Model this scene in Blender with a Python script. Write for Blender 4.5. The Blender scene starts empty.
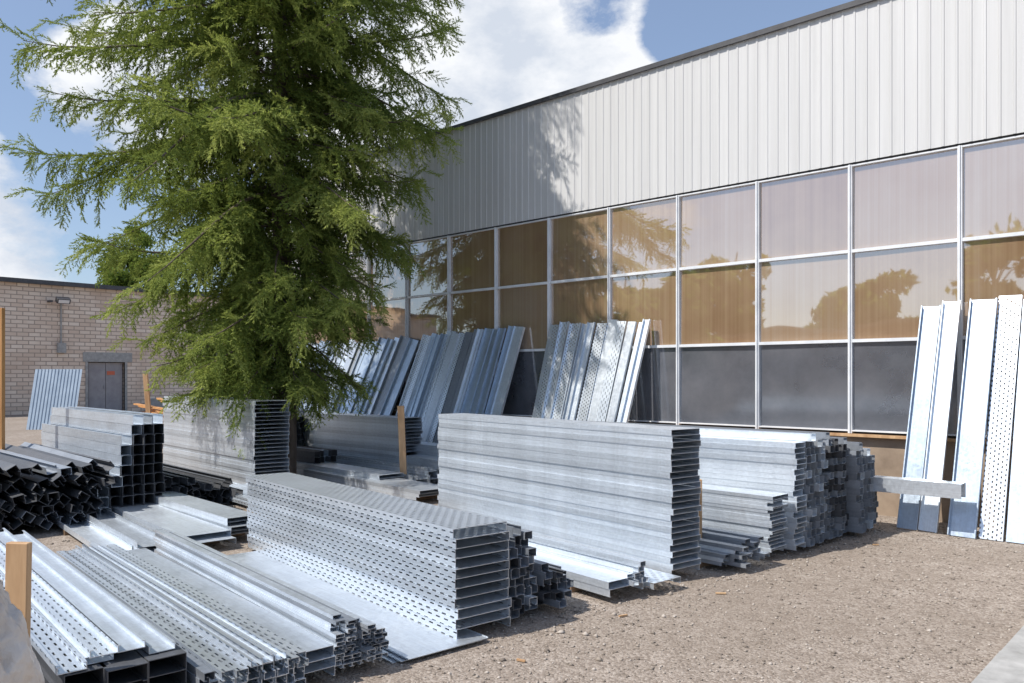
import bpy, bmesh, math, random
import numpy as np
from mathutils import Matrix, Vector
from mathutils import noise as mn
random.seed(7); rng=np.random.default_rng(7)
scene=bpy.context.scene
SUN_EL=52.0; SH=(0.38,0.925)     # horizontal direction the shadows fall

# ------------------------------------------------------------------ node helpers
def newmat(name):
    m=bpy.data.materials.new(name); m.use_nodes=True
    nt=m.node_tree; nt.nodes.clear()
    out=nt.nodes.new('ShaderNodeOutputMaterial')
    return m,nt,out
def N(nt,t): return nt.nodes.new(t)
def L(nt,a,b): nt.links.new(a,b)
def coords(nt,kind='Object',scale=(1,1,1)):
    tc=N(nt,'ShaderNodeTexCoord')
    if scale==(1,1,1): return tc.outputs[kind]
    mp=N(nt,'ShaderNodeMapping'); mp.inputs['Scale'].default_value=scale
    L(nt,tc.outputs[kind],mp.inputs['Vector']); return mp.outputs['Vector']
def noise(nt,vec,scale,detail=3,rough=.55):
    n=N(nt,'ShaderNodeTexNoise'); n.inputs['Scale'].default_value=scale; n.inputs['Detail'].default_value=detail; n.inputs['Roughness'].default_value=rough
    if vec is not None: L(nt,vec,n.inputs['Vector'])
    return n.outputs['Fac']
def ramp(nt,fac,stops,interp='LINEAR'):
    r=N(nt,'ShaderNodeValToRGB'); r.color_ramp.interpolation=interp
    e=r.color_ramp.elements
    while len(e)<len(stops): e.new(0.5)
    for i,(p,c) in enumerate(stops):
        e[i].position=p; e[i].color=(c[0],c[1],c[2],1) if not isinstance(c,(int,float)) else (c,c,c,1)
    L(nt,fac,r.inputs['Fac']); return r.outputs['Color']
def math_(nt,op,a,b=None,c=None,clamp=False):
    n=N(nt,'ShaderNodeMath'); n.operation=op; n.use_clamp=clamp
    for i,v in enumerate((a,b,c)):
        if v is None: continue
        if isinstance(v,(int,float)): n.inputs[i].default_value=v
        else: L(nt,v,n.inputs[i])
    return n.outputs[0]
def mixc(nt,f,a,b,mode='MIX'):
    n=N(nt,'ShaderNodeMix'); n.data_type='RGBA'; n.blend_type=mode
    for s,v in ((n.inputs[0],f),(n.inputs[6],a),(n.inputs[7],b)):
        if isinstance(v,(int,float)): s.default_value=v
        elif isinstance(v,tuple): s.default_value=(v[0],v[1],v[2],1)
        else: L(nt,v,s)
    return n.outputs[2]
def bump(nt,h,strength=.3,dist=.02):
    b=N(nt,'ShaderNodeBump'); b.inputs['Strength'].default_value=strength; b.inputs['Distance'].default_value=dist
    L(nt,h,b.inputs['Height']); return b.outputs['Normal']
def principled(nt,out,base,rough=.6,metal=0.,normal=None,spec=None):
    p=N(nt,'ShaderNodeBsdfPrincipled')
    for s,v in (('Base Color',base),('Roughness',rough),('Metallic',metal)):
        if isinstance(v,(int,float)): p.inputs[s].default_value=v
        elif isinstance(v,tuple): p.inputs[s].default_value=(v[0],v[1],v[2],1)
        else: L(nt,v,p.inputs[s])
    if normal is not None: L(nt,normal,p.inputs['Normal'])
    if spec is not None: p.inputs['Specular IOR Level'].default_value=spec
    L(nt,p.outputs[0],out.inputs['Surface']); return p

# ------------------------------------------------------------------ materials
def steel(name,tone=(.70,.75,.80),perf=0,metal=.72,rough=.32):
    m,nt,out=newmat(name)
    g=N(nt,'ShaderNodeNewGeometry')
    vec=coords(nt,'UV')
    n1=noise(nt,coords(nt,'Object'),2.2,4,.65)
    n2=noise(nt,coords(nt,'UV',(1.5,30,1)),2.0,2)
    isl=g.outputs['Random Per Island']
    v=math_(nt,'ADD',math_(nt,'MULTIPLY',n1,.30),math_(nt,'MULTIPLY',n2,.32))
    ro=math_(nt,'ADD',math_(nt,'MULTIPLY',n1,.2),rough-.05)
    if not perf:
        vo=N(nt,'ShaderNodeTexVoronoi'); vo.inputs['Scale'].default_value=45; L(nt,vec,vo.inputs['Vector'])
        sep=N(nt,'ShaderNodeSeparateColor'); L(nt,vo.outputs['Color'],sep.inputs[0])
        v=math_(nt,'ADD',v,math_(nt,'MULTIPLY',math_(nt,'SUBTRACT',sep.outputs[0],.5),.10))
        ro=math_(nt,'ADD',ro,math_(nt,'MULTIPLY',sep.outputs[1],.12))
    v=math_(nt,'ADD',v,math_(nt,'MULTIPLY',isl,.36))
    v=math_(nt,'ADD',v,.52)
    col=mixc(nt,1.0,tone,v,'MULTIPLY')
    col=mixc(nt,ramp(nt,n1,[(.58,0),(.78,.30)]),col,(.33,.31,.28))
    p=principled(nt,out,col,ro,metal)
    if perf:
        s=N(nt,'ShaderNodeSeparateXYZ'); L(nt,vec,s.inputs[0])
        pu,pv,su,sv=(.085,.034,.48,.26) if perf==1 else (.05,.036,.42,.36)
        row=math_(nt,'FLOOR',math_(nt,'DIVIDE',s.outputs[1],pv))
        off=math_(nt,'MULTIPLY',math_(nt,'MODULO',row,2.0),.5)
        fu=math_(nt,'FRACT',math_(nt,'ADD',math_(nt,'DIVIDE',s.outputs[0],pu),off))
        fv=math_(nt,'FRACT',math_(nt,'DIVIDE',s.outputs[1],pv))
        au=math_(nt,'LESS_THAN',math_(nt,'ABSOLUTE',math_(nt,'SUBTRACT',fu,.5)),su/2)
        av=math_(nt,'LESS_THAN',math_(nt,'ABSOLUTE',math_(nt,'SUBTRACT',fv,.5)),sv/2)
        h=math_(nt,'MULTIPLY',au,av)
        tr=N(nt,'ShaderNodeBsdfTransparent'); mx=N(nt,'ShaderNodeMixShader')
        L(nt,h,mx.inputs[0]); L(nt,p.outputs[0],mx.inputs[1]); L(nt,tr.outputs[0],mx.inputs[2])
        L(nt,mx.outputs[0],out.inputs['Surface'])
    return m
M_ST=steel('galvanised_steel'); M_STP=steel('galvanised_steel_slotted',perf=1); M_STH=steel('galvanised_steel_punched',perf=2)
M_STB=steel('galvanised_steel_bluish',(.50,.58,.67)); M_STD=steel('galvanised_steel_dull',(.34,.37,.41),metal=.65,rough=.46)
M_STK=steel('shaded_steel_profile',(.13,.135,.145),metal=.6,rough=.45)  # steel tone darkened to carry the shade inside open channel ends

def simple(name,c1,c2,sc=6,rough=.8,bs=.3,bd=.01,scale=(1,1,1),metal=0.,detail=4):
    m,nt,out=newmat(name); v=coords(nt,'Object',scale)
    n=noise(nt,v,sc,detail,.65)
    c=ramp(nt,n,[(.3,c1),(.7,c2)])
    principled(nt,out,c,rough,metal,bump(nt,n,bs,bd) if bs else None); return m
M_WOOD=simple('sawn_timber',(.38,.21,.10),(.68,.46,.26),9,.75,.3,.01,(1,1,.15))
M_WOODO=simple('orange_timber',(.42,.19,.06),(.62,.33,.13),9,.75,.3,.01,(1,1,.15))
M_WOODD=simple('weathered_timber',(.16,.10,.06),(.34,.22,.13),8,.85,.3,.01)
M_CONC=simple('concrete',(.28,.275,.26),(.46,.45,.43),7,.9,.25,.01,detail=7)
M_PLINTH=simple('plinth_render',(.24,.18,.13),(.40,.31,.23),2.5,.9,.3,.01)
M_DARK=simple('dark_metal_trim',(.045,.045,.05),(.085,.085,.09),4,.5,0)
M_ALU=simple('aluminium_frame',(.66,.68,.70),(.82,.83,.84),5,.4,0)
M_BARK=simple('spruce_bark',(.065,.05,.038),(.18,.14,.11),9,.95,.8,.03,(1,1,.3))
M_DOOR=simple('door_paint',(.28,.26,.27),(.38,.36,.36),3,.6,0)
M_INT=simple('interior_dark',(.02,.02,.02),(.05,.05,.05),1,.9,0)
M_RED=simple('sign_red',(.60,.12,.06),(.65,.18,.09),5,.5,0)
M_WHITE=simple('white_plastic',(.7,.7,.7),(.8,.8,.8),3,.5,0)
M_BLUESHEET=simple('corrugated_blue_grey',(.28,.36,.46),(.38,.47,.57),2,.5,0)

def mat_cladding():
    m,nt,out=newmat('cladding_panel')
    n2=noise(nt,coords(nt,'Object',(7,1,.15)),2.0,4,.6)
    c=ramp(nt,n2,[(.3,(.56,.555,.545)),(.7,(.65,.645,.635))])
    principled(nt,out,c,.45,0.); return m
M_CLAD=mat_cladding()

def mat_glass(name,tan=True):
    m,nt,out=newmat(name)
    g=N(nt,'ShaderNodeNewGeometry'); isl=g.outputs['Random Per Island']
    if tan:
        st=noise(nt,coords(nt,'Object',(9,1,.05)),3.0,3)
        n=noise(nt,coords(nt,'Object'),.8,4)
        f=math_(nt,'ADD',math_(nt,'MULTIPLY',st,.38),math_(nt,'MULTIPLY',n,.5))
        f=math_(nt,'ADD',f,math_(nt,'MULTIPLY',isl,.22))
        c=ramp(nt,f,[(.25,(.24,.13,.065)),(.55,(.40,.27,.165)),(.85,(.50,.40,.30))])
    else:
        n=noise(nt,coords(nt,'Object'),1.6,5,.65)
        f=math_(nt,'ADD',math_(nt,'MULTIPLY',n,.8),math_(nt,'MULTIPLY',isl,.2))
        c=ramp(nt,f,[(.3,(.085,.09,.105)),(.75,(.20,.205,.225))])
    d=N(nt,'ShaderNodeBsdfDiffuse'); L(nt,c,d.inputs['Color'])
    gl=N(nt,'ShaderNodeBsdfGlossy'); gl.inputs['Roughness'].default_value=.02 if tan else .12; gl.inputs['Color'].default_value=(.92,.94,.97,1)
    L(nt,bump(nt,noise(nt,coords(nt,'Object',(1,1,.7)),1.1,1),.12,.05),gl.inputs['Normal'])
    lw=N(nt,'ShaderNodeLayerWeight'); lw.inputs['Blend'].default_value=.32
    fa=math_(nt,'ADD',math_(nt,'MULTIPLY',lw.outputs['Fresnel'],.75),.32 if tan else .24,clamp=True)
    mx=N(nt,'ShaderNodeMixShader'); L(nt,fa,mx.inputs[0]); L(nt,d.outputs[0],mx.inputs[1]); L(nt,gl.outputs[0],mx.inputs[2])
    L(nt,mx.outputs[0],out.inputs['Surface']); return m
M_GT=mat_glass('curtained_glass',True); M_GD=mat_glass('dark_glass',False)

def mat_brick(name,c1,c2,mo,low):
    m,nt,out=newmat(name)
    tc=N(nt,'ShaderNodeTexCoord'); s=N(nt,'ShaderNodeSeparateXYZ'); L(nt,tc.outputs['Object'],s.inputs[0])
    c=N(nt,'ShaderNodeCombineXYZ'); L(nt,math_(nt,'ADD',s.outputs[1],s.outputs[0]),c.inputs[0]); L(nt,s.outputs[2],c.inputs[1])
    b=N(nt,'ShaderNodeTexBrick'); L(nt,c.outputs[0],b.inputs['Vector'])
    b.inputs['Scale'].default_value=1; b.inputs['Brick Width'].default_value=.42; b.inputs['Row Height'].default_value=.165
    b.inputs['Mortar Size'].default_value=.02; b.inputs['Mortar Smooth'].default_value=.3
    b.inputs['Color1'].default_value=(*c1,1); b.inputs['Color2'].default_value=(*c2,1); b.inputs['Mortar'].default_value=(*mo,1)
    n=noise(nt,coords(nt,'Object'),.6,6,.65)
    lowf=math_(nt,'MULTIPLY',ramp(nt,n,[(.45,0),(.65,1)]),.45)
    col=mixc(nt,lowf,b.outputs['Color'],low)
    principled(nt,out,col,.9); return m
M_BRICK=mat_brick('cream_silicate_brick',(.86,.73,.60),(.70,.55,.43),(.40,.31,.25),(.55,.40,.30))
M_BRICK2=mat_brick('warehouse_brick',(.58,.36,.20),(.46,.28,.16),(.3,.24,.2),(.3,.2,.13))

def mat_ground():
    m,nt,out=newmat('gravel_ground')
    v=coords(nt,'Object')
    big=noise(nt,v,.5,4,.65); mid=noise(nt,v,7,6,.78)
    vo=N(nt,'ShaderNodeTexVoronoi'); vo.inputs['Scale'].default_value=75; L(nt,v,vo.inputs['Vector'])
    sc=N(nt,'ShaderNodeSeparateColor'); L(nt,vo.outputs['Color'],sc.inputs[0])
    f=math_(nt,'ADD',math_(nt,'MULTIPLY',mid,.62),math_(nt,'MULTIPLY',sc.outputs[0],.38))
    c=ramp(nt,f,[(.22,(.155,.125,.10)),(.5,(.32,.265,.22)),(.78,(.50,.44,.38))])
    c2=mixc(nt,ramp(nt,big,[(.4,0),(.65,.6)]),c,(.235,.19,.15))
    h=math_(nt,'ADD',math_(nt,'MULTIPLY',vo.outputs['Distance'],-.5),math_(nt,'MULTIPLY',mid,.9))
    principled(nt,out,c2,.95,0.,bump(nt,h,.7,.016),spec=.2); return m
M_GROUND=mat_ground()
def mat_stone():
    m,nt,out=newmat('stone_chips'); g=N(nt,'ShaderNodeNewGeometry')
    c=ramp(nt,g.outputs['Random Per Island'],[(0,(.16,.13,.105)),(.5,(.32,.27,.22)),(1,(.52,.46,.40))])
    principled(nt,out,c,.9); return m
M_STONE=mat_stone()
def mat_leaf(name,c0,c1,c2,tl):
    m,nt,out=newmat(name)
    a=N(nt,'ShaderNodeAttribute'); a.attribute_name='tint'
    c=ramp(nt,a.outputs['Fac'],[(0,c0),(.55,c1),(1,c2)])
    d=N(nt,'ShaderNodeBsdfDiffuse'); t=N(nt,'ShaderNodeBsdfTranslucent')
    L(nt,c,d.inputs['Color']); L(nt,mixc(nt,.5,c,tl),t.inputs['Color'])
    mx=N(nt,'ShaderNodeMixShader'); mx.inputs[0].default_value=.38; L(nt,d.outputs[0],mx.inputs[1]); L(nt,t.outputs[0],mx.inputs[2])
    L(nt,mx.outputs[0],out.inputs['Surface']); return m
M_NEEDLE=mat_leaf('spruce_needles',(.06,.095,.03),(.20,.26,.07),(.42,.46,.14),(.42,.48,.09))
M_LEAF=mat_leaf('birch_leaves',(.08,.12,.03),(.15,.21,.05),(.24,.30,.08),(.30,.38,.05))
def mat_sack():
    m,nt,out=newmat('plastic_film'); n=noise(nt,coords(nt,'Object'),7,6,.6)
    c=ramp(nt,n,[(.3,(.58,.49,.41)),(.7,(.80,.72,.63))])
    p=principled(nt,out,c,.3,0.,bump(nt,n,.8,.04)); return m
M_SACK=mat_sack()

# ------------------------------------------------------------------ mesh builder
class MB:
    def __init__(s): s.v=[];s.f=[];s.uv=[];s.m=[]
    def quad(s,ps,uvs=None,mat=0):
        i=len(s.v); s.v.extend([tuple(p) for p in ps]); s.f.append(tuple(range(i,i+len(ps))))
        s.uv.extend(uvs if uvs else [(p[0]+p[1],p[2]) for p in ps]); s.m.append(mat)
    def box(s,a,b,mat=0,M=None):
        x0,y0,z0=a;x1,y1,z1=b
        c=[Vector(p) for p in((x0,y0,z0),(x1,y0,z0),(x1,y1,z0),(x0,y1,z0),(x0,y0,z1),(x1,y0,z1),(x1,y1,z1),(x0,y1,z1))]
        if M is not None: c=[M@p for p in c]
        i=len(s.v); s.v.extend([tuple(p) for p in c])
        for f in ((0,3,2,1),(4,5,6,7),(0,1,5,4),(1,2,6,5),(2,3,7,6),(3,0,4,7)):
            s.f.append(tuple(i+k for k in f)); s.uv.extend([(c[k][0]+c[k][1],c[k][2]) for k in f]); s.m.append(mat)
    def profile(s,M,x0,x1,pts,th,mat=0):
        n=len(pts); inn=[]
        for i in range(n):
            def nrm(a,b):
                d=(b[0]-a[0],b[1]-a[1]); l=math.hypot(*d) or 1; return (-d[1]/l,d[0]/l)
            ns=[]
            if i>0: ns.append(nrm(pts[i-1],pts[i]))
            if i<n-1: ns.append(nrm(pts[i],pts[i+1]))
            ax=sum(q[0] for q in ns); ay=sum(q[1] for q in ns); l=math.hypot(ax,ay) or 1
            ax/=l; ay/=l; k=1/max(.4,ax*ns[0][0]+ay*ns[0][1])
            inn.append((pts[i][0]+ax*th*k,pts[i][1]+ay*th*k))
        cum=[0]
        for i in range(1,n): cum.append(cum[-1]+math.hypot(pts[i][0]-pts[i-1][0],pts[i][1]-pts[i-1][1]))
        base=len(s.v)
        for X in (x0,x1):
            for P in (pts,inn):
                for p in P: s.v.append(tuple(M@Vector((X,p[0],p[1]))))
        def id(xi,k,i): return base+xi*2*n+k*n+i
        Lx=abs(x1-x0)
        for k in (0,1):
            for i in range(n-1):
                s.f.append((id(0,k,i),id(1,k,i),id(1,k,i+1),id(0,k,i+1)))
                s.uv.extend([(0,cum[i]),(Lx,cum[i]),(Lx,cum[i+1]),(0,cum[i+1])]); s.m.append(mat)
        for xi in (0,1):
            for i in range(n-1):
                s.f.append((id(xi,0,i),id(xi,0,i+1),id(xi,1,i+1),id(xi,1,i))); s.uv.extend([(0,0)]*4); s.m.append(mat)
        for i in (0,n-1):
            s.f.append((id(0,0,i),id(1,0,i),id(1,1,i),id(0,1,i))); s.uv.extend([(0,0)]*4); s.m.append(mat)
    def make(s,name,mats,parent=None,loc=None,rot=None,smooth=False):
        me=bpy.data.meshes.new(name); me.from_pydata(s.v,[],s.f)
        uvl=me.uv_layers.new(name='UVMap'); uvl.data.foreach_set('uv',np.array(s.uv,dtype=np.float32).ravel())
        for m in mats: me.materials.append(m)
        me.polygons.foreach_set('material_index',np.array(s.m,dtype=np.int32))
        if smooth: me.polygons.foreach_set('use_smooth',[True]*len(s.f))
        me.update()
        o=bpy.data.objects.new(name,me); scene.collection.objects.link(o)
        if parent: o.parent=parent
        if loc: o.location=loc
        if rot: o.rotation_euler=rot
        return o
def empty(name,loc=(0,0,0)):
    e=bpy.data.objects.new(name,None); scene.collection.objects.link(e); e.location=loc; return e
R=math.radians

# ------------------------------------------------------------------ ground & paving
g=MB(); g.quad([(-500,-500,0),(500,-500,0),(500,500,0),(-500,500,0)])
g.make('gravel_ground',[M_GROUND])
p=MB()
yy=-6.0
while yy<9.0:
    xx=-1.0
    for k in range(5):
        j=random.uniform(-.004,.004)
        p.box((xx+.006,yy+.006,-.02),(xx+.494,yy+.994,.05+j)); xx+=.5
    yy+=1.0
p.make('paving_slabs',[M_CONC])

def chips(n,x0,x1,y0,y1,smin,smax,pw=3):
    c=np.array([(1,0,0),(0,1,0),(-1,0,0),(0,-1,0),(0,0,1),(0,0,-1)],float)
    F=np.array([(0,1,4),(1,2,4),(2,3,4),(3,0,4),(1,0,5),(2,1,5),(3,2,5),(0,3,5)])
    pos=np.c_[rng.uniform(x0,x1,n),rng.uniform(y0,y1,n),np.zeros(n)]
    s=smin+(smax-smin)*rng.random(n)**pw
    sc=np.c_[s*rng.uniform(.7,1.4,n),s*rng.uniform(.6,1.2,n),s*rng.uniform(.3,.8,n)]
    a=rng.uniform(0,6.28,n); ca,sa=np.cos(a),np.sin(a)
    v=c[None]*(1+rng.uniform(-.3,.3,(n,6,1)))*sc[:,None,:]
    x=v[...,0]*ca[:,None]-v[...,1]*sa[:,None]; y=v[...,0]*sa[:,None]+v[...,1]*ca[:,None]
    v=np.stack([x,y,v[...,2]],-1)+pos[:,None,:]; v[...,2]+=.2*s[:,None]
    return v.reshape(-1,3),(F[None]+6*np.arange(n)[:,None,None]).reshape(-1,3)
def np_mesh(name,v,f,mat,tint=None,parent=None):
    me=bpy.data.meshes.new(name); me.vertices.add(len(v)); me.vertices.foreach_set('co',v.astype(np.float32).ravel())
    k=f.shape[1]; me.loops.add(f.size); me.loops.foreach_set('vertex_index',f.astype(np.int32).ravel())
    me.polygons.add(len(f)); me.polygons.foreach_set('loop_start',np.arange(0,f.size,k,dtype=np.int32))
    me.polygons.foreach_set('loop_total',np.full(len(f),k,dtype=np.int32))
    me.update(calc_edges=True)
    if tint is not None:
        a=me.attributes.new('tint','FLOAT','POINT'); a.data.foreach_set('value',tint.astype(np.float32))
    me.materials.append(mat)
    o=bpy.data.objects.new(name,me); scene.collection.objects.link(o)
    if parent: o.parent=parent
    return o
va,fa=chips(16000,-4.2,-1.05,2.2,9.2,.003,.015,5)
vb,fb=chips(2500,-14,-4.2,1.5,9.2,.008,.03)
vc,fc=chips(350,-3.5,-2.6,2.6,8.9,.008,.026,3)
np_mesh('gravel',np.r_[va,vb,vc],np.r_[fa,fb+len(va),fc+len(va)+len(vb)],M_STONE)

# ------------------------------------------------------------------ glazed hall
HX0,HX1,HY=-16.0,7.0,9.30
hall=empty('glazed_industrial_hall')
MX=-2.21; SP=1.12
ZS=[.92,1.95,2.97,3.95]
w=MB()
zb,zt=3.97,5.75
x=HX0; pr=.13; pts=[]
while x<HX1:
    pts+= [(x,0),(x+.098,0),(x+.104,-.008),(x+.124,-.008)]; x+=pr
for i in range(len(pts)-1):
    a,b=pts[i],pts[i+1]
    w.quad([(a[0],HY-.05+a[1],zb),(b[0],HY-.05+b[1],zb),(b[0],HY-.05+b[1],zt),(a[0],HY-.05+a[1],zt)])
w.make('cladding',[M_CLAD],hall)
w=MB(); w.box((HX0,HY+.002,0),(HX1,HY+.25,.90)); w.make('plinth',[M_PLINTH],hall)
w=MB(); w.box((HX0-.03,HY-.08,.865),(HX1,HY+.0,.895)); w.make('sill',[M_WOOD],hall)
w=MB(); w.box((HX0,HY-.02,3.951),(HX1,HY+.02,3.999)); w.box((HX0-.05,HY-.09,5.752),(HX1,HY+.3,5.785)); w.box((HX0-.05,HY-.095,5.72),(HX1,HY-.066,5.750)); w.make('roof_edge_trim',[M_DARK],hall)
w=MB()
w.box((HX0,HY+.26,0),(HX0+.2,HY+14,5.7)); w.box((HX1-.2,HY+.26,0),(HX1,HY+14,5.7)); w.box((HX0,HY+14,0),(HX1,HY+14.2,5.7))
w.box((HX0+.2,HY+.3,5.55),(HX1-.2,HY+14,5.72)); w.box((HX0+.01,HY+.06,.92),(HX1-.01,HY+.2,5.6))
w.make('walls_and_roof',[M_CLAD],hall)
gm=MB(); k=math.ceil((HX0-MX)/SP)
fr=MB()
while MX+k*SP<HX1:
    xa=MX+k*SP; xb=xa+SP
    if xb<=HX1:
        for r in range(3):
            ty=random.uniform(-.005,.005); tx=random.uniform(-.004,.004)
            z0,z1=ZS[r],ZS[r+1]
            gm.quad([(xa,HY+ty+tx,z0),(xb,HY-ty+tx,z0),(xb,HY-ty-tx,z1),(xa,HY+ty-tx,z1)],mat=0 if r else 1)
    fr.box((xa-.022,HY-.045,.90),(xa+.022,HY+.03,3.95))
    fr.box((xa-.006,HY-.062,.90),(xa+.006,HY-.046,3.95))
    k+=1
for z in ZS: 
    fr.box((HX0,HY-.040,z-.018+(.02 if z<1 else 0)),(HX1,HY+.025,z+.018-(.02 if z>3.9 else 0)))
gm.make('window_panes',[M_GT,M_GD],hall); fr.make('window_frames',[M_ALU],hall)

# ------------------------------------------------------------------ brick building
bb=empty('brick_building'); BX=-35.9
w=MB()
segs=[(-14,12.5),(14.0,18.3),(19.6,30)]
for a,b in segs: w.box((BX-.4,a,0),(BX,b,5.25))
w.box((BX-.4,12.5,2.15),(BX,14.0,5.25)); w.box((BX-.4,18.3,2.5),(BX,19.6,5.25))
w.box((BX-12,-14,0),(BX-.4,-13.6,5.25)); w.box((BX-12,29.6,0),(BX-.4,30,5.25)); w.box((BX-12.4,-14,0),(BX-12,30,5.25))
w.make('walls',[M_BRICK],bb)
w=MB(); w.box((BX-12.6,-14.3,5.25),(BX+.25,30.3,5.42)); w.make('roof',[M_DARK],bb)
w=MB(); w.box((BX-.22,12.56,.03),(BX-.12,13.24,2.12)); w.box((BX-.22,13.26,.03),(BX-.12,13.94,2.12)); w.box((BX-.13,13.17,1.0),(BX-.07,13.2,1.15)); w.make('door',[M_DOOR],bb)
w=MB(); w.box((BX-.1,12.40,0),(BX+.02,12.5,2.25)); w.box((BX-.1,14.0,0),(BX+.02,14.1,2.25)); w.box((BX-.02,12.3,2.152),(BX+.03,14.3,2.55)); w.make('door_frame',[M_CONC],bb)
w=MB(); w.box((BX-.12,13.3,1.6),(BX-.10,13.62,1.76)); w.make('door_sign',[M_RED],bb)
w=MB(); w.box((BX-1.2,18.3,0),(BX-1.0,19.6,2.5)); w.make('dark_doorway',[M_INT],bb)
w=MB(); w.box((BX+.002,14.9,0),(BX+.12,18.2,.55)); w.box((BX+.002,17.4,.55),(BX+.10,18.25,2.7)); w.make('rendered_patch',[M_CONC],bb)
w=MB(); w.box((BX,10.95,4.55),(BX+.35,11.05,4.62)); 
Mr=Matrix.Translation((BX+.45,11.4,4.65))@Matrix.Rotation(.5,4,'Y')
w.box((-.12,-.25,-.12),(.12,.25,.08),M=Mr); w.box((.122,-.2,-.09),(.13,.2,.05),mat=1,M=Mr); w.make('wall_floodlight',[M_DARK,M_WHITE],bb)
w=MB(); w.box((BX+.002,11.3,2.5),(BX+.2,11.6,2.9)); w.box((BX+.01,11.43,2.9),(BX+.06,11.48,4.6)); w.make('junction_box',[M_CONC],bb)

# ------------------------------------------------------------------ steel stacks
def cpts(w,h,lip,up):
    z=[h,h,0,0,h,h] if up else [0,0,h,h,0,0]
    y=[lip,0,0,w,w,w-lip]
    p=list(zip(y,z))
    return p if up else p[::-1]
def stack(name,x,y,L_,w,h,layers,cols=1,yaw=0,mat=M_ST,th=.0022,lip=.012,jx=.02,jy=.004,z0=0.,gap=.004,steps=None,mode='pair',battens=True,mat2=None):
    mb=MB(); nb=.05 if battens else 0
    if battens:
        for bx in (.35,L_*.5,L_-.4):
            mb.box((-bx-.045,.0,z0),(-bx+.045,cols*(w+gap)-.01,z0+nb-.002),mat=1)
    for c in range(cols):
        nl=steps[c] if steps else layers
        cx=random.uniform(-jx,jx)
        for k in range(nl):
            up=(k%2==0) if mode=='pair' else (mode=='up')
            dx=cx+random.uniform(-jx,jx); dy=random.uniform(-jy,jy)
            M=Matrix.Translation((dx,c*(w+gap)+dy,z0+nb+k*(h+.0012)))@Matrix.Rotation(random.uniform(-1,1)*.0015,4,'Z')
            mb.profile(M,-L_,0,cpts(w,h,lip,up),th,2 if (mat2 and random.random()<.35) else 0)
    return mb.make(name,[mat,M_WOODD]+([mat2] if mat2 else []),None,(x,y,0),(0,0,R(yaw)))
# foreground slotted tray stack
stack('slotted_cable_tray_stack',-3.38,3.16,3.2,.40,.0565,11,yaw=-8,mat=M_STP,jx=.018,jy=.009,lip=.016,th=.003,z0=.03,battens=False,mode='down')
stack('steel_channel_stack',-3.36,3.60,3.0,.07,.06,8,cols=2,yaw=-7,mat=M_STD,jx=.05,mode='up',lip=.015,steps=[8,9],mat2=M_STK)
stack('steel_channel_stack',-3.40,3.76,3.0,.065,.05,7,cols=2,yaw=-7,mat=M_STP,jx=.05,steps=[10,6],lip=.015,mat2=M_STD)
stack('steel_channel_stack',-3.34,3.92,3.0,.065,.045,4,cols=4,yaw=-7,mat=M_STD,jx=.05,steps=[6,5,5,4],lip=.012,mat2=M_STK)
# low wide layers between the two big stacks
stack('wide_cable_tray_stack',-3.25,4.42,3.2,.34,.05,2,cols=1,yaw=-8,mat=M_ST,jx=.05,lip=.015,mode='down')
stack('wide_cable_tray_stack',-3.1,4.78,3.2,.30,.045,1,cols=1,yaw=-8,mat=M_STP,jx=.05,mode='down',lip=.01)
stack('steel_channel_stack',-3.15,4.60,3.0,.055,.035,3,cols=3,yaw=-8,mat=M_ST,jx=.04,z0=.10,lip=.012,steps=[2,3,4],battens=False)
# big stack
stack('wide_cable_tray_stack',-3.17,5.19,3.2,.33,.0445,24,yaw=-9,mat=M_ST,jx=.014,jy=.007,lip=.012,th=.0022,mode='down')
stack('steel_channel_stack',-2.95,5.72,3.0,.075,.03,4,cols=6,yaw=-5,mat=M_STD,jx=.06,lip=.012,steps=[3,5,4,6,5,6],mat2=M_ST,mode='down')
stack('cable_tray_stack',-2.93,6.34,3.0,.27,.028,17,yaw=-3,mat=M_ST,jx=.03,jy=.009,lip=.01,mode='down')
stack('steel_channel_stack',-2.88,6.68,3.1,.20,.045,20,yaw=-1,mat=M_ST,jx=.02,jy=.006,lip=.02,th=.003,mode='down')
stack('steel_channel_stack',-2.86,6.90,3.0,.10,.065,10,cols=4,mat=M_STD,jx=.035,steps=[15,15,14,14],mode='up',lip=.02,mat2=M_ST)
stack('steel_channel_stack',-2.82,7.34,3.0,.09,.06,10,cols=5,mat=M_STD,jx=.03,steps=[16,15,14,15,14],lip=.02,mode='up',mat2=M_STK)
stack('steel_channel_stack',-2.75,7.84,3.0,.09,.07,10,cols=5,mat=M_STD,jx=.035,steps=[12,12,11,11,10],mode='up',lip=.02,mat2=M_ST)
stack('steel_channel_stack',-2.78,8.31,3.0,.09,.055,6,cols=2,mat=M_STD,jx=.01,mode='up',lip=.02)
cb=MB(); cb.profile(Matrix.Translation((0,0,0)),-2.9,0,cpts(.18,.14,.02,False),.003)
cb.make('galvanised_channel',[M_ST],None,(-1.97,8.30,.40),(0,0,R(1)))
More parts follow.
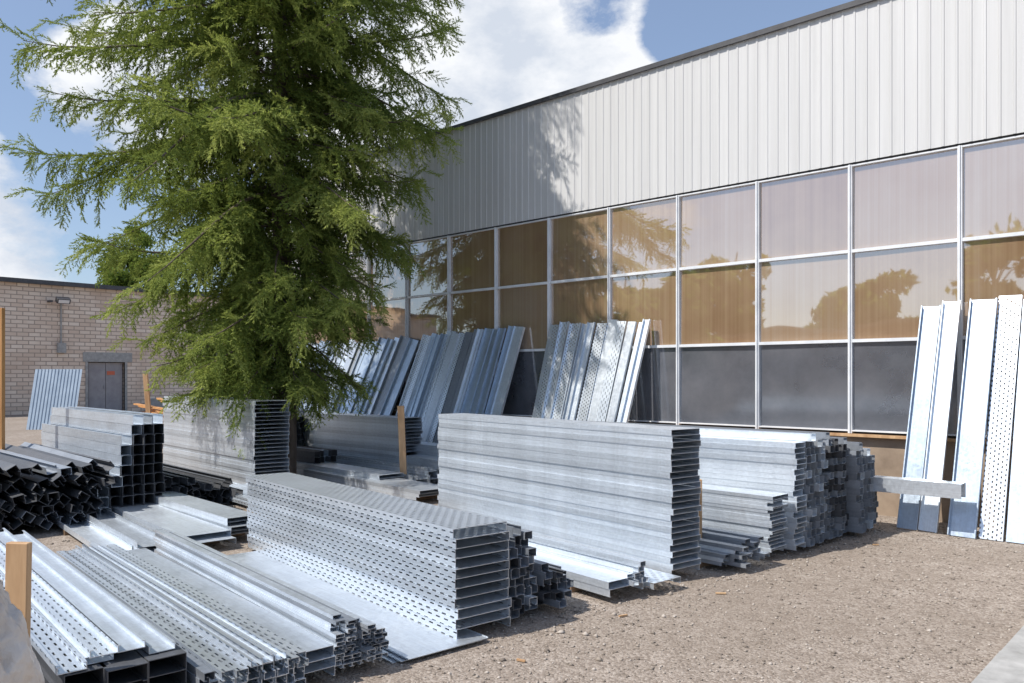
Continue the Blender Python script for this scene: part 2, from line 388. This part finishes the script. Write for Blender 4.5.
# left, middle distance
stack('cable_tray_stack',-9.42,5.30,3.4,.48,.05,23,yaw=-5,mat=M_ST,jx=.02,jy=.008,lip=.015,mode='down')
f1=MB()
rows=[6,6,6,5,5,4,4,4,3,3]
for k,nc in enumerate(rows):
    for c in range(nc):
        M=Matrix.Translation((random.uniform(-.05,.05),.66-(c+1)*.112,.05+k*.108))
        f1.profile(M,-3.1,0,cpts(.108,.105,.02,True),.003,0 if (c==nc-1 or k==len(rows)-1) else 1)  # covered channels get the darkened steel: shade of the honeycomb ends put into colour
f1.make('stepped_channel_pile',[M_ST,M_STK],None,(-8.85,3.20,0),(0,0,R(-3)))
f2=MB()
for k in range(72):
    a=random.uniform(-.9,.9) if k%3 else random.choice((.785,-.785))
    zz=.03+ (k//14)*.12+random.uniform(0,.03); yy=(k%14)*.105+random.uniform(-.02,.02)+(k//14)*.05
    M=Matrix.Translation((random.uniform(-.14,.14),yy,zz+.04))@Matrix.Rotation(random.uniform(-.03,.03),4,'Z')@Matrix.Rotation(a*.8,4,'X')
    f2.profile(M,-3.0,0,cpts(.10,.075,.02,random.random()<.5),.003,1 if random.random()<.2 else 0)
f2.make('loose_channel_pile',[M_STK,M_STD],None,(-8.75,1.62,0),(0,0,R(-3)))
f3=MB()
for k in range(27):
    M=Matrix.Translation((random.uniform(-.15,.15),(k%8)*.11,.03+(k//8)*.09))@Matrix.Rotation(random.uniform(-.5,.5),4,'X')
    f3.profile(M,-3.0,0,cpts(.09,.08,.02,True),.003)
f3.make('loose_channel_pile',[M_STK],None,(-9.0,3.95,0),(0,0,R(-4)))
stack('wide_cable_tray_stack',-6.75,3.15,3.0,.42,.05,2,yaw=-5,mat=M_ST,jx=.1,lip=.01,mode='down')
stack('wide_cable_tray_stack',-7.0,2.55,3.0,.24,.05,1,cols=2,yaw=-7,mat=M_ST,jx=.12,mode='up',lip=.01,steps=[1,2])
stack('cable_tray_stack',-6.9,3.62,3.0,.30,.035,5,yaw=-4,mat=M_ST,jx=.05,lip=.01,mode='down')
stack('cable_tray_stack',-6.8,4.5,3.0,.42,.04,2,cols=2,yaw=-6,mat=M_STP,jx=.15,lip=.01,mode='down')
# behind centre
stack('cable_tray_stack',-9.3,7.62,2.6,.40,.05,17,yaw=0,mat=M_ST,jx=.03,jy=.01,lip=.02,mode='down')
stack('steel_channel_stack',-11.9,7.4,2.2,.12,.1,9,cols=3,mat=M_STD,jx=.05,mode='up',lip=.02)
stack('steel_channel_stack',-10.3,6.75,2.8,.10,.09,4,cols=4,mat=M_STB,jx=.04,mode='up',lip=.02,mat2=M_STK)
stack('cable_tray_stack',-8.5,6.55,3.0,.40,.045,4,cols=1,yaw=-3,mat=M_ST,jx=.05,lip=.02,mode='down')
stack('cable_tray_stack',-8.2,7.0,3.0,.16,.05,5,cols=3,yaw=-3,mat=M_STP,jx=.1,lip=.02,steps=[3,5,4])
stack('cable_tray_stack',-7.3,6.25,3.0,.5,.04,3,cols=1,yaw=-6,mat=M_ST,jx=.1,lip=.02,mode='down')
stack('wide_cable_tray_stack',-6.6,7.5,3.0,.35,.05,8,cols=2,yaw=-2,mat=M_ST,jx=.1,lip=.02,steps=[6,9],mode='down')
# foreground left
stack('shaded_channel_stack',-3.30,1.06,3.2,.15,.07,5,cols=3,yaw=-6,mat=M_STK,jx=.04,jy=.01,lip=.02,th=.003,mode='down',steps=[5,5,5])  # body in darkened steel, standing in for shade in the deep openings
stack('steel_channel_stack',-3.34,1.05,3.2,.105,.03,1,cols=4,yaw=-6,mat=M_ST,jx=.10,jy=.015,lip=.012,th=.003,mode='up',steps=[1,2,2,1],z0=.41,battens=False,gap=.01,mat2=M_STP)
stack('steel_channel_stack',-3.55,.50,3.2,.13,.075,4,cols=4,yaw=-6,mat=M_STK,jx=.08,jy=.01,lip=.02,th=.003,steps=[3,4,4,4],mode='down')
stack('steel_channel_stack',-3.65,.50,3.2,.10,.03,1,cols=5,yaw=-6,mat=M_ST,jx=.12,jy=.015,lip=.012,th=.003,mode='down',z0=.362,battens=False)
stack('narrow_channel_stack',-3.15,1.53,3.2,.045,.035,4,cols=3,yaw=-5,mat=M_STP,jx=.06,lip=.012,steps=[8,6,4],mat2=M_STD)
stack('perforated_tray_stack',-3.30,1.70,3.2,.055,.032,6,cols=7,yaw=-6,mat=M_STP,jx=.03,lip=.012,steps=[6,6,7,7,7,6,6])
stack('steel_channel_stack',-3.42,2.14,3.0,.19,.05,3,cols=1,yaw=-6,mat=M_ST,jx=.03,lip=.012,mode='down')
stack('narrow_channel_stack',-3.42,2.36,3.0,.05,.02,10,cols=6,yaw=-7,mat=M_ST,jx=.04,jy=.006,lip=.012,steps=[13,12,11,10,8,7],mode='down',mat2=M_STD)
fs=MB()
for k in range(3):
    M=Matrix.Translation((random.uniform(-.06,.06)+.03*k,.0+.03*k,.004+.012*k))@Matrix.Rotation(random.uniform(-.01,.01),4,'Z')
    fs.profile(M,-3.1,0,[(0,.008),(0,0),(.55,0),(.55,.008)],.002)
fs.make('flat_steel_sheets',[M_ST],None,(-3.35,2.70,0),(0,0,R(-7)))

# ------------------------------------------------------------------ leaning trays
def leaning(name,items,y0=8.55,y1=9.2,zt=2.3):
    mats=[M_ST,M_STP,M_STH,M_STB,M_STD]; mb=MB()
    for i,(x,wd,tilt,mt,oo,ln) in enumerate(items):
        lean=math.atan2(y1-y0,zt)
        yb=y0+random.uniform(-.03,.03)
        B=Matrix(((0,1,0,0),(0,0,-1 if oo else 1,0),(1,0,0,0),(0,0,0,1)))
        M=Matrix.Translation((x,yb,0.0))@Matrix.Rotation(-lean,4,'X')@Matrix.Rotation(tilt,4,'Y')@B
        mb.profile(M,0.01,ln,cpts(wd,.04,.010,True),.003,mt)
    return mb.make(name,mats)
def fan(x0,x1,w0,w1,tilt0,tilt1,ml,l0=2.38,l1=2.45,po=.45):
    it=[];x=x0
    while x<x1:
        wd=random.uniform(w0,w1); f=(x-x0)/(x1-x0)
        it.append((x,wd,tilt0+(tilt1-tilt0)*f+random.uniform(-.008,.008),random.choice(ml),random.random()<po,random.uniform(l0,l1)))
        x+=wd+.006
    return it
leaning('leaning_cable_trays',fan(-7.75,-6.2,.09,.2,.02,.08,[0,2,1,2,2],po=.3))
leaning('leaning_cable_trays',fan(-11.0,-8.62,.10,.24,.17,.09,[0,3,3,2,1,4]))
leaning('leaning_cable_trays',fan(-15.2,-11.4,.15,.3,.20,.22,[3,3,0,4]),zt=2.1)
leaning('leaning_cable_trays',[(-2.62,.19,.03,3,True,2.36),(-2.42,.17,.03,0,True,2.40)],y0=8.62)
leaning('leaning_cable_trays',[(-2.14,.24,.02,3,True,2.42),(-1.885,.2,.015,2,False,2.45),(-1.66,.26,.01,3,False,2.4),(-1.38,.2,.01,2,False,2.4),(-1.16,.3,0,0,True,2.4)],y0=8.55)

# ------------------------------------------------------------------ timber bits
def board(name,x,y,z0,z1,w=.06,d=.03,rz=0,tx=0,ty=0,mat=M_WOOD):
    mb=MB(); mb.box((-w/2,-d/2,0),(w/2,d/2,z1-z0))
    o=mb.make(name,[mat],None,(x,y,z0),(tx,ty,rz)); 
    b=o.modifiers.new('bev','BEVEL'); b.width=.003; b.segments=1
    return o
board('timber_stake',-8.55,7.05,0,1.14,.09,.04,R(40),0,-.04)
board('timber_stake',-3.38,.92,0,.93,.085,.03,R(40),0,.02)
board('timber_stake',-3.40,5.99,0,.68,.05,.05,R(40),0,0)
board('timber_stake',-17.2,7.26,0,1.6,.10,.05,R(40),.05,-.06)
board('timber_post',-11.48,2.94,0,2.40,.16,.06,R(40),0,.0,mat=M_WOODO)
tp=MB()
for k in range(24):
    M=Matrix.Translation((random.uniform(-.5,.5),random.uniform(-.3,.3),.05+k*.033))@Matrix.Rotation(random.uniform(-.6,.6),4,'Z')@Matrix.Rotation(random.uniform(-.14,.14),4,'Y')
    tp.box((-1.0,-.05,-.014),(1.0,.05,.014),M=M)
tp.make('timber_board_pile',[M_WOODO],None,(-17.0,7.6,.10))
tp=MB()
for k in range(12):
    M=Matrix.Translation((random.uniform(-.4,.4),(k%4)*.22,.1+(k//4)*.16))@Matrix.Rotation(random.uniform(-.05,.05),4,'Z')
    tp.box((-2,-.09,-.07),(2,.09,.07),M=M)
tp.make('timber_beam_pile',[M_WOODO],None,(-24.5,4.6,0))
of=MB()
for (ox,oy) in ((-2.95,4.25),(-2.75,5.15),(-2.9,3.2),(-2.5,7.6)):
    M=Matrix.Translation((ox,oy,.01))@Matrix.Rotation(random.uniform(0,3),4,'Z')
    of.box((-random.uniform(.02,.04),-.006,-.005),(random.uniform(.02,.04),.006,.005),M=M)
of.make('wood_offcuts',[M_WOOD])
sh=MB(); n=14; pts=[]
for i in range(n): pts+=[(i*.1,0),(i*.1+.05,0),(i*.1+.06,.02),(i*.1+.09,.02)]
for i in range(len(pts)-1):
    a,b=pts[i],pts[i+1]
    sh.quad([(a[0],-a[1],0),(b[0],-b[1],0),(b[0],.45-b[1],1.75),(a[0],.45-a[1],1.75)])
sh.box((.2,.50,0),(.28,.58,1.7),mat=1); sh.box((1.1,.50,0),(1.18,.58,1.7),mat=1); sh.box((.1,.47,1.62),(1.3,.5,1.7),mat=1)
sh.make('corrugated_sheet',[M_BLUESHEET,M_WOODD],None,(-25.9,7.35,0),(0,0,R(43)))

# ------------------------------------------------------------------ plastic sack
bm=bmesh.new(); bmesh.ops.create_icosphere(bm,subdivisions=6,radius=1)
for v in bm.verts:
    c=v.co.copy(); n1=mn.noise(c*1.7)*.18+mn.noise(c*4+Vector((3,1,2)))*.10+mn.noise(c*13)*.03-abs(mn.noise(c*6))*.10
    c*=1+n1; k=max(0,c.z)
    v.co=Vector((c.x*.24*(1-.2*k),c.y*.21*(1-.2*k),max(-.98,c.z)*.54+.50))
for f in bm.faces: f.smooth=True
me=bpy.data.meshes.new('plastic_sack'); bm.to_mesh(me); me.materials.append(M_SACK)
o=bpy.data.objects.new('plastic_sack',me); scene.collection.objects.link(o); o.location=(-2.82,.63,0)

# ------------------------------------------------------------------ trees
def tube(mb,P,r0,r1,n=6,mat=0):
    base=len(mb.v); m=len(P)
    for i,p in enumerate(P):
        d=(P[min(i+1,m-1)]-P[max(i-1,0)]).normalized()
        a=d.orthogonal().normalized(); b=d.cross(a); r=r0+(r1-r0)*i/(m-1)
        for k in range(n):
            q=p+(a*math.cos(6.283*k/n)+b*math.sin(6.283*k/n))*r; mb.v.append(tuple(q))
    for i in range(m-1):
        for k in range(n):
            k2=(k+1)%n; mb.f.append((base+i*n+k,base+i*n+k2,base+(i+1)*n+k2,base+(i+1)*n+k)); mb.uv.extend([(0,0)]*4); mb.m.append(mat)

def twig_template():
    T=[]
    def blade(o,d,l,wd,nrm):
        d=d/np.linalg.norm(d); s=np.cross(d,nrm); s/=np.linalg.norm(s)+1e-6
        T.append([o-s*wd/2,o+s*wd/2,o+d*l])
    def shoot(o,d,l,n,bl):
        d=d/np.linalg.norm(d)
        for i in range(n):
            t=i/n; p=o+d*l*t; a=rng.uniform(0,6.28)
            e1=np.cross(d,[.1,.2,1]); e1/=np.linalg.norm(e1); e2=np.cross(d,e1)
            rad=e1*math.cos(a)+e2*math.sin(a)*.8
            dd=d*rng.uniform(.5,1.0)+rad*rng.uniform(.6,1.0)
            blade(p,dd,bl*rng.uniform(.75,1.25)*(1-.3*t),.044,rng.normal(size=3))
        blade(o+d*l*.9,d,bl,.045,np.array([0,0,1.]))
    shoot(np.zeros(3),np.array([1.,0,0]),1.0,34,.125)
    for j in range(7):
        t=.08+.115*j; s=1 if j%2 else -1
        shoot(np.array([t,0,0]),np.array([.8,s*rng.uniform(.5,.9),rng.uniform(-.5,.35)]),.50*(1-.5*t),12,.115)
    return np.array(T)
def spruce(loc):
    root=empty('spruce_tree',loc); wood=MB()
    H=14.5
    tr=[Vector((.05*math.sin(z*.8),.04*math.cos(z*.6),z)) for z in np.linspace(-.1,H,24)]
    tube(wood,tr,.17,.02,10)
    LEFT=Vector((-.734,-.679,0))
    TW=[];ti=[]
    zs=[1.2,1.8,2.6,3.4,4.2,5.0,5.9,7.2,8.6,12,14.5]; rs=[1.35,1.7,2.1,2.6,3.2,3.75,3.85,3.65,3.1,1.7,.3]
    nb=188
    for i in range(nb):
        z=1.5+(H-1.8)*((i+random.random())/nb)**1.22
        az=i*2.399+random.uniform(-.4,.4)
        d=Vector((math.cos(az),math.sin(az),0)); dl=d.dot(LEFT)
        Lb=float(np.interp(z,zs,rs))*(.88+(.14 if dl>0 else .12)*dl)*random.choice((1,1,.85,.6))*random.uniform(.82,1.08)
        if d.y>.2 and z<7.5: Lb=min(Lb,(2.6)/d.y)
        st=Vector((.05*math.sin(z*.8),.04*math.cos(z*.6),z))
        up=random.uniform(.05,.38)+(z-5)*.03; dr=random.uniform(.75,1.2)
        side=d.cross(Vector((0,0,1)))
        cv=random.uniform(-.22,.22)
        def P(s): return st+d*Lb*s*(1-.08*s)+side*cv*Lb*s*s+Vector((0,0,Lb*(up*s-dr*s*s+.55*s**3)))
        Ps=[P(s) for s in np.linspace(0,1,9)]
        tube(wood,Ps,.010+.009*Lb,.004,5)
        n=int(Lb/.055); bt=random.uniform(-.2,.2)
        for j in range(n):
            s=.10+.90*(j+random.random())/n
            tan=(P(min(1,s+.03))-P(s-.03)).normalized()
            sd=1 if j%2 else -1
            q=random.random()
            if q<.30: dirv=tan*.45+side*sd*random.uniform(0,.5)+Vector((0,0,-1.0))
            elif q<.44: dirv=tan+side*sd*random.uniform(0,.5)+Vector((0,0,random.uniform(.1,.7)))
            else: dirv=tan*random.uniform(.5,1.)+side*sd*random.uniform(.6,1.)+Vector((0,0,random.uniform(-.7,-.05)))
            dirv.normalize()
            ln=random.uniform(.34,.70)*(1.15-.55*s)*(1. if Lb>1.5 else .75)
            upv=Vector((random.uniform(-.7,.7),random.uniform(-.7,.7),1)); y=upv.cross(dirv).normalized(); zv=dirv.cross(y)
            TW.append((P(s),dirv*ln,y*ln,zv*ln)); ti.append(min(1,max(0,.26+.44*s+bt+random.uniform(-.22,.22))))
            if random.random()<.5 and Lb>1.0:
                p2=P(s)+dirv*ln*.75
                d2=(dirv+Vector((random.uniform(-.5,.5),random.uniform(-.5,.5),-.8))).normalized()
                y=upv.cross(d2).normalized(); zv=d2.cross(y); l2=ln*.85
                TW.append((p2,d2*l2,y*l2,zv*l2)); ti.append(min(1,ti[-1]+.1))
    temps=[twig_template() for _ in range(5)]
    V=[];T=[]
    O=np.array([[*t[0]] for t in TW]); A=np.array([[[*t[1]],[*t[2]],[*t[3]]] for t in TW]); ti=np.array(ti)
    for q in range(5):
        idx=np.arange(q,len(TW),5); t=temps[q].reshape(-1,3)
        v=np.einsum('pk,nkc->npc',t,A[idx])+O[idx][:,None,:]
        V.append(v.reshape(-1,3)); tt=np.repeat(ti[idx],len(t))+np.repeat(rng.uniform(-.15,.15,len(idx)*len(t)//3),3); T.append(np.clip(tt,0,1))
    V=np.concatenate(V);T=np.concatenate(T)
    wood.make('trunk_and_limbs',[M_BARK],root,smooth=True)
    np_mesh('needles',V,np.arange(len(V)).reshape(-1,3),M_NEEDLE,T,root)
    print('needle tris',len(V)//3,'twigs',len(TW))
spruce((-10.5,6.35,0))

def leafy(name,loc,H,Rc,nclump,nleaf,ls,trunk=True,squash=1.2,seed=1):
    r=np.random.default_rng(seed); root=empty(name,loc)
    wood=MB(); cl=[]
    tube(wood,[Vector((0,0,-.1)),Vector((.05,.1,H*.3)),Vector((-.1,.05,H*.6)),Vector((.1,0,H*.92))],H*.018,H*.004,8)
    for i in range(nclump):
        u=r.normal(size=3); u/=np.linalg.norm(u); rad=Rc*r.uniform(.35,1.0)
        c=np.array([u[0]*rad,u[1]*rad,H*.62+u[2]*rad*squash]); cl.append(c)
        tube(wood,[Vector((0,0,max(.2*H,c[2]-rad*.9))),Vector(c*.55+np.array([0,0,c[2]*.42])),Vector(c)],H*.006,H*.0015,4)
    cl=np.array(cl)
    idx=r.integers(0,nclump,nleaf); sz=r.uniform(.16,.34,nclump)*Rc
    off=r.normal(size=(nleaf,3)); off/=np.linalg.norm(off,axis=1)[:,None]; off*=(r.random((nleaf,1))**.5)
    c=cl[idx]+off*sz[idx][:,None]*np.array([1.2,1.2,.9])
    a=r.normal(size=(nleaf,3)); a/=np.linalg.norm(a,axis=1)[:,None]; b=np.cross(a,r.normal(size=(nleaf,3))); b/=np.linalg.norm(b,axis=1)[:,None]
    s=ls*r.uniform(.6,1.3,(nleaf,1))
    V=np.stack([c-a*s,c+b*s*.5,c+a*s,c-b*s*.5],1).reshape(-1,3)
    t=np.clip(np.repeat(r.uniform(.1,.8,nclump)[idx]+r.uniform(-.2,.2,nleaf),4),0,1)
    wood.make('trunk_and_limbs',[M_BARK],root,smooth=True)
    np_mesh('leaves',V,np.arange(len(V)).reshape(-1,4),M_LEAF,t,root)
leafy('birch_tree',(-48.,19.2,0),11.0,2.2,50,14000,.13,seed=3,squash=1.6)
for i,(x,y,h) in enumerate([(-27,-34,12),(-19,-36,9),(-12,-40,13),(-33,-30,10),(-5,-38,9),(3,-42,12),(12,-38,10),(-42,-26,12),(-21,-17,7.5),(22,-35,12)]):
    leafy('deciduous_tree',(x,y,0),h,h*.3,36,4000,.36,seed=20+i)
wh=empty('brick_warehouse'); w=MB(); w.box((-34,-30,0),(22,-24,4.2)); w.make('walls',[M_BRICK2],wh)
w=MB(); w.box((-34.4,-30.4,4.2),(22.4,-23.6,4.45)); w.make('roof',[M_WOODD],wh)
w=MB()
for k in range(14): w.box((-32+k*3.8,-24.0,1.2),(-30+k*3.8,-23.95,2.8))
w.make('windows',[M_GD],wh)

# ------------------------------------------------------------------ world
wd=bpy.data.worlds.new('World'); scene.world=wd; wd.use_nodes=True; nt=wd.node_tree; nt.nodes.clear()
out=N(nt,'ShaderNodeOutputWorld'); bg=N(nt,'ShaderNodeBackground'); bg.inputs['Strength'].default_value=.135
sky=N(nt,'ShaderNodeTexSky'); sky.sky_type='NISHITA'; sky.sun_disc=False; sky.sun_elevation=R(SUN_EL); sky.sun_rotation=math.atan2(-SH[0],-SH[1])
sky.air_density=1.0; sky.dust_density=.8; sky.ozone_density=2.0
tc=N(nt,'ShaderNodeTexCoord'); D=tc.outputs['Generated']
mp=N(nt,'ShaderNodeMapping'); mp.inputs['Scale'].default_value=(1,1,1.7); mp.inputs['Location'].default_value=(.3,.7,.2); L(nt,D,mp.inputs['Vector'])
n1=noise(nt,mp.outputs[0],3.4,8,.64)
# cumulus banks: azimuth, elevation, radius, weight
blobs=[(-43,20,12,.34),(-35.5,17,7,.30),(-48,24,8,.22),(-70,18.5,6,.26),(-76,9,8,.30),(-66,12,6,.16),(-57,20,9,.20),(-75,25,6,-.3),(-29,23,5,-.25),(-22,25,9,-.4),(-74,14.5,2.5,-.12),(-37,25,3.2,-.14)]
acc=n1
for th,el,rad,amp in blobs:
    t,e=R(th),R(el); v=(math.sin(t)*math.cos(e),math.cos(t)*math.cos(e),math.sin(e))
    dp=N(nt,'ShaderNodeVectorMath'); dp.operation='DOT_PRODUCT'; L(nt,D,dp.inputs[0]); dp.inputs[1].default_value=v
    mr=N(nt,'ShaderNodeMapRange'); mr.interpolation_type='SMOOTHSTEP'; L(nt,dp.outputs['Value'],mr.inputs[0])
    mr.inputs[1].default_value=math.cos(R(rad)); mr.inputs[2].default_value=math.cos(R(rad*.2)); mr.inputs[3].default_value=0; mr.inputs[4].default_value=amp
    acc=math_(nt,'ADD',acc,mr.outputs[0])
cf=ramp(nt,acc,[(.58,0),(.70,1)])
n3=noise(nt,mp.outputs[0],7,6,.6)
shade=ramp(nt,n3,[(.38,(5.0,5.45,6.2)),(.58,(7.2,7.35,7.6))])
skc=mixc(nt,.28,sky.outputs[0],(3.8,4.8,7.0))
col=mixc(nt,cf,skc,shade); L(nt,col,bg.inputs['Color']); L(nt,bg.outputs[0],out.inputs['Surface'])
sl=bpy.data.lights.new('sun','SUN'); sl.energy=5.0; sl.angle=R(.5); sl.color=(1,.955,.89)
so=bpy.data.objects.new('sun',sl); scene.collection.objects.link(so)
ce=math.cos(R(SUN_EL)); so.rotation_euler=Vector((SH[0]*ce,SH[1]*ce,-math.sin(R(SUN_EL)))).to_track_quat('-Z','Y').to_euler()
cam=bpy.data.cameras.new('camera'); co=bpy.data.objects.new('camera',cam); scene.collection.objects.link(co)
co.location=(0,0,1.55); co.rotation_euler=(R(90),0,R(42.77)); cam.lens=28; cam.sensor_width=36; cam.shift_y=.0337; cam.clip_end=2000
scene.camera=co
scene.view_settings.view_transform='Standard'; scene.view_settings.look='None'; scene.view_settings.exposure=0
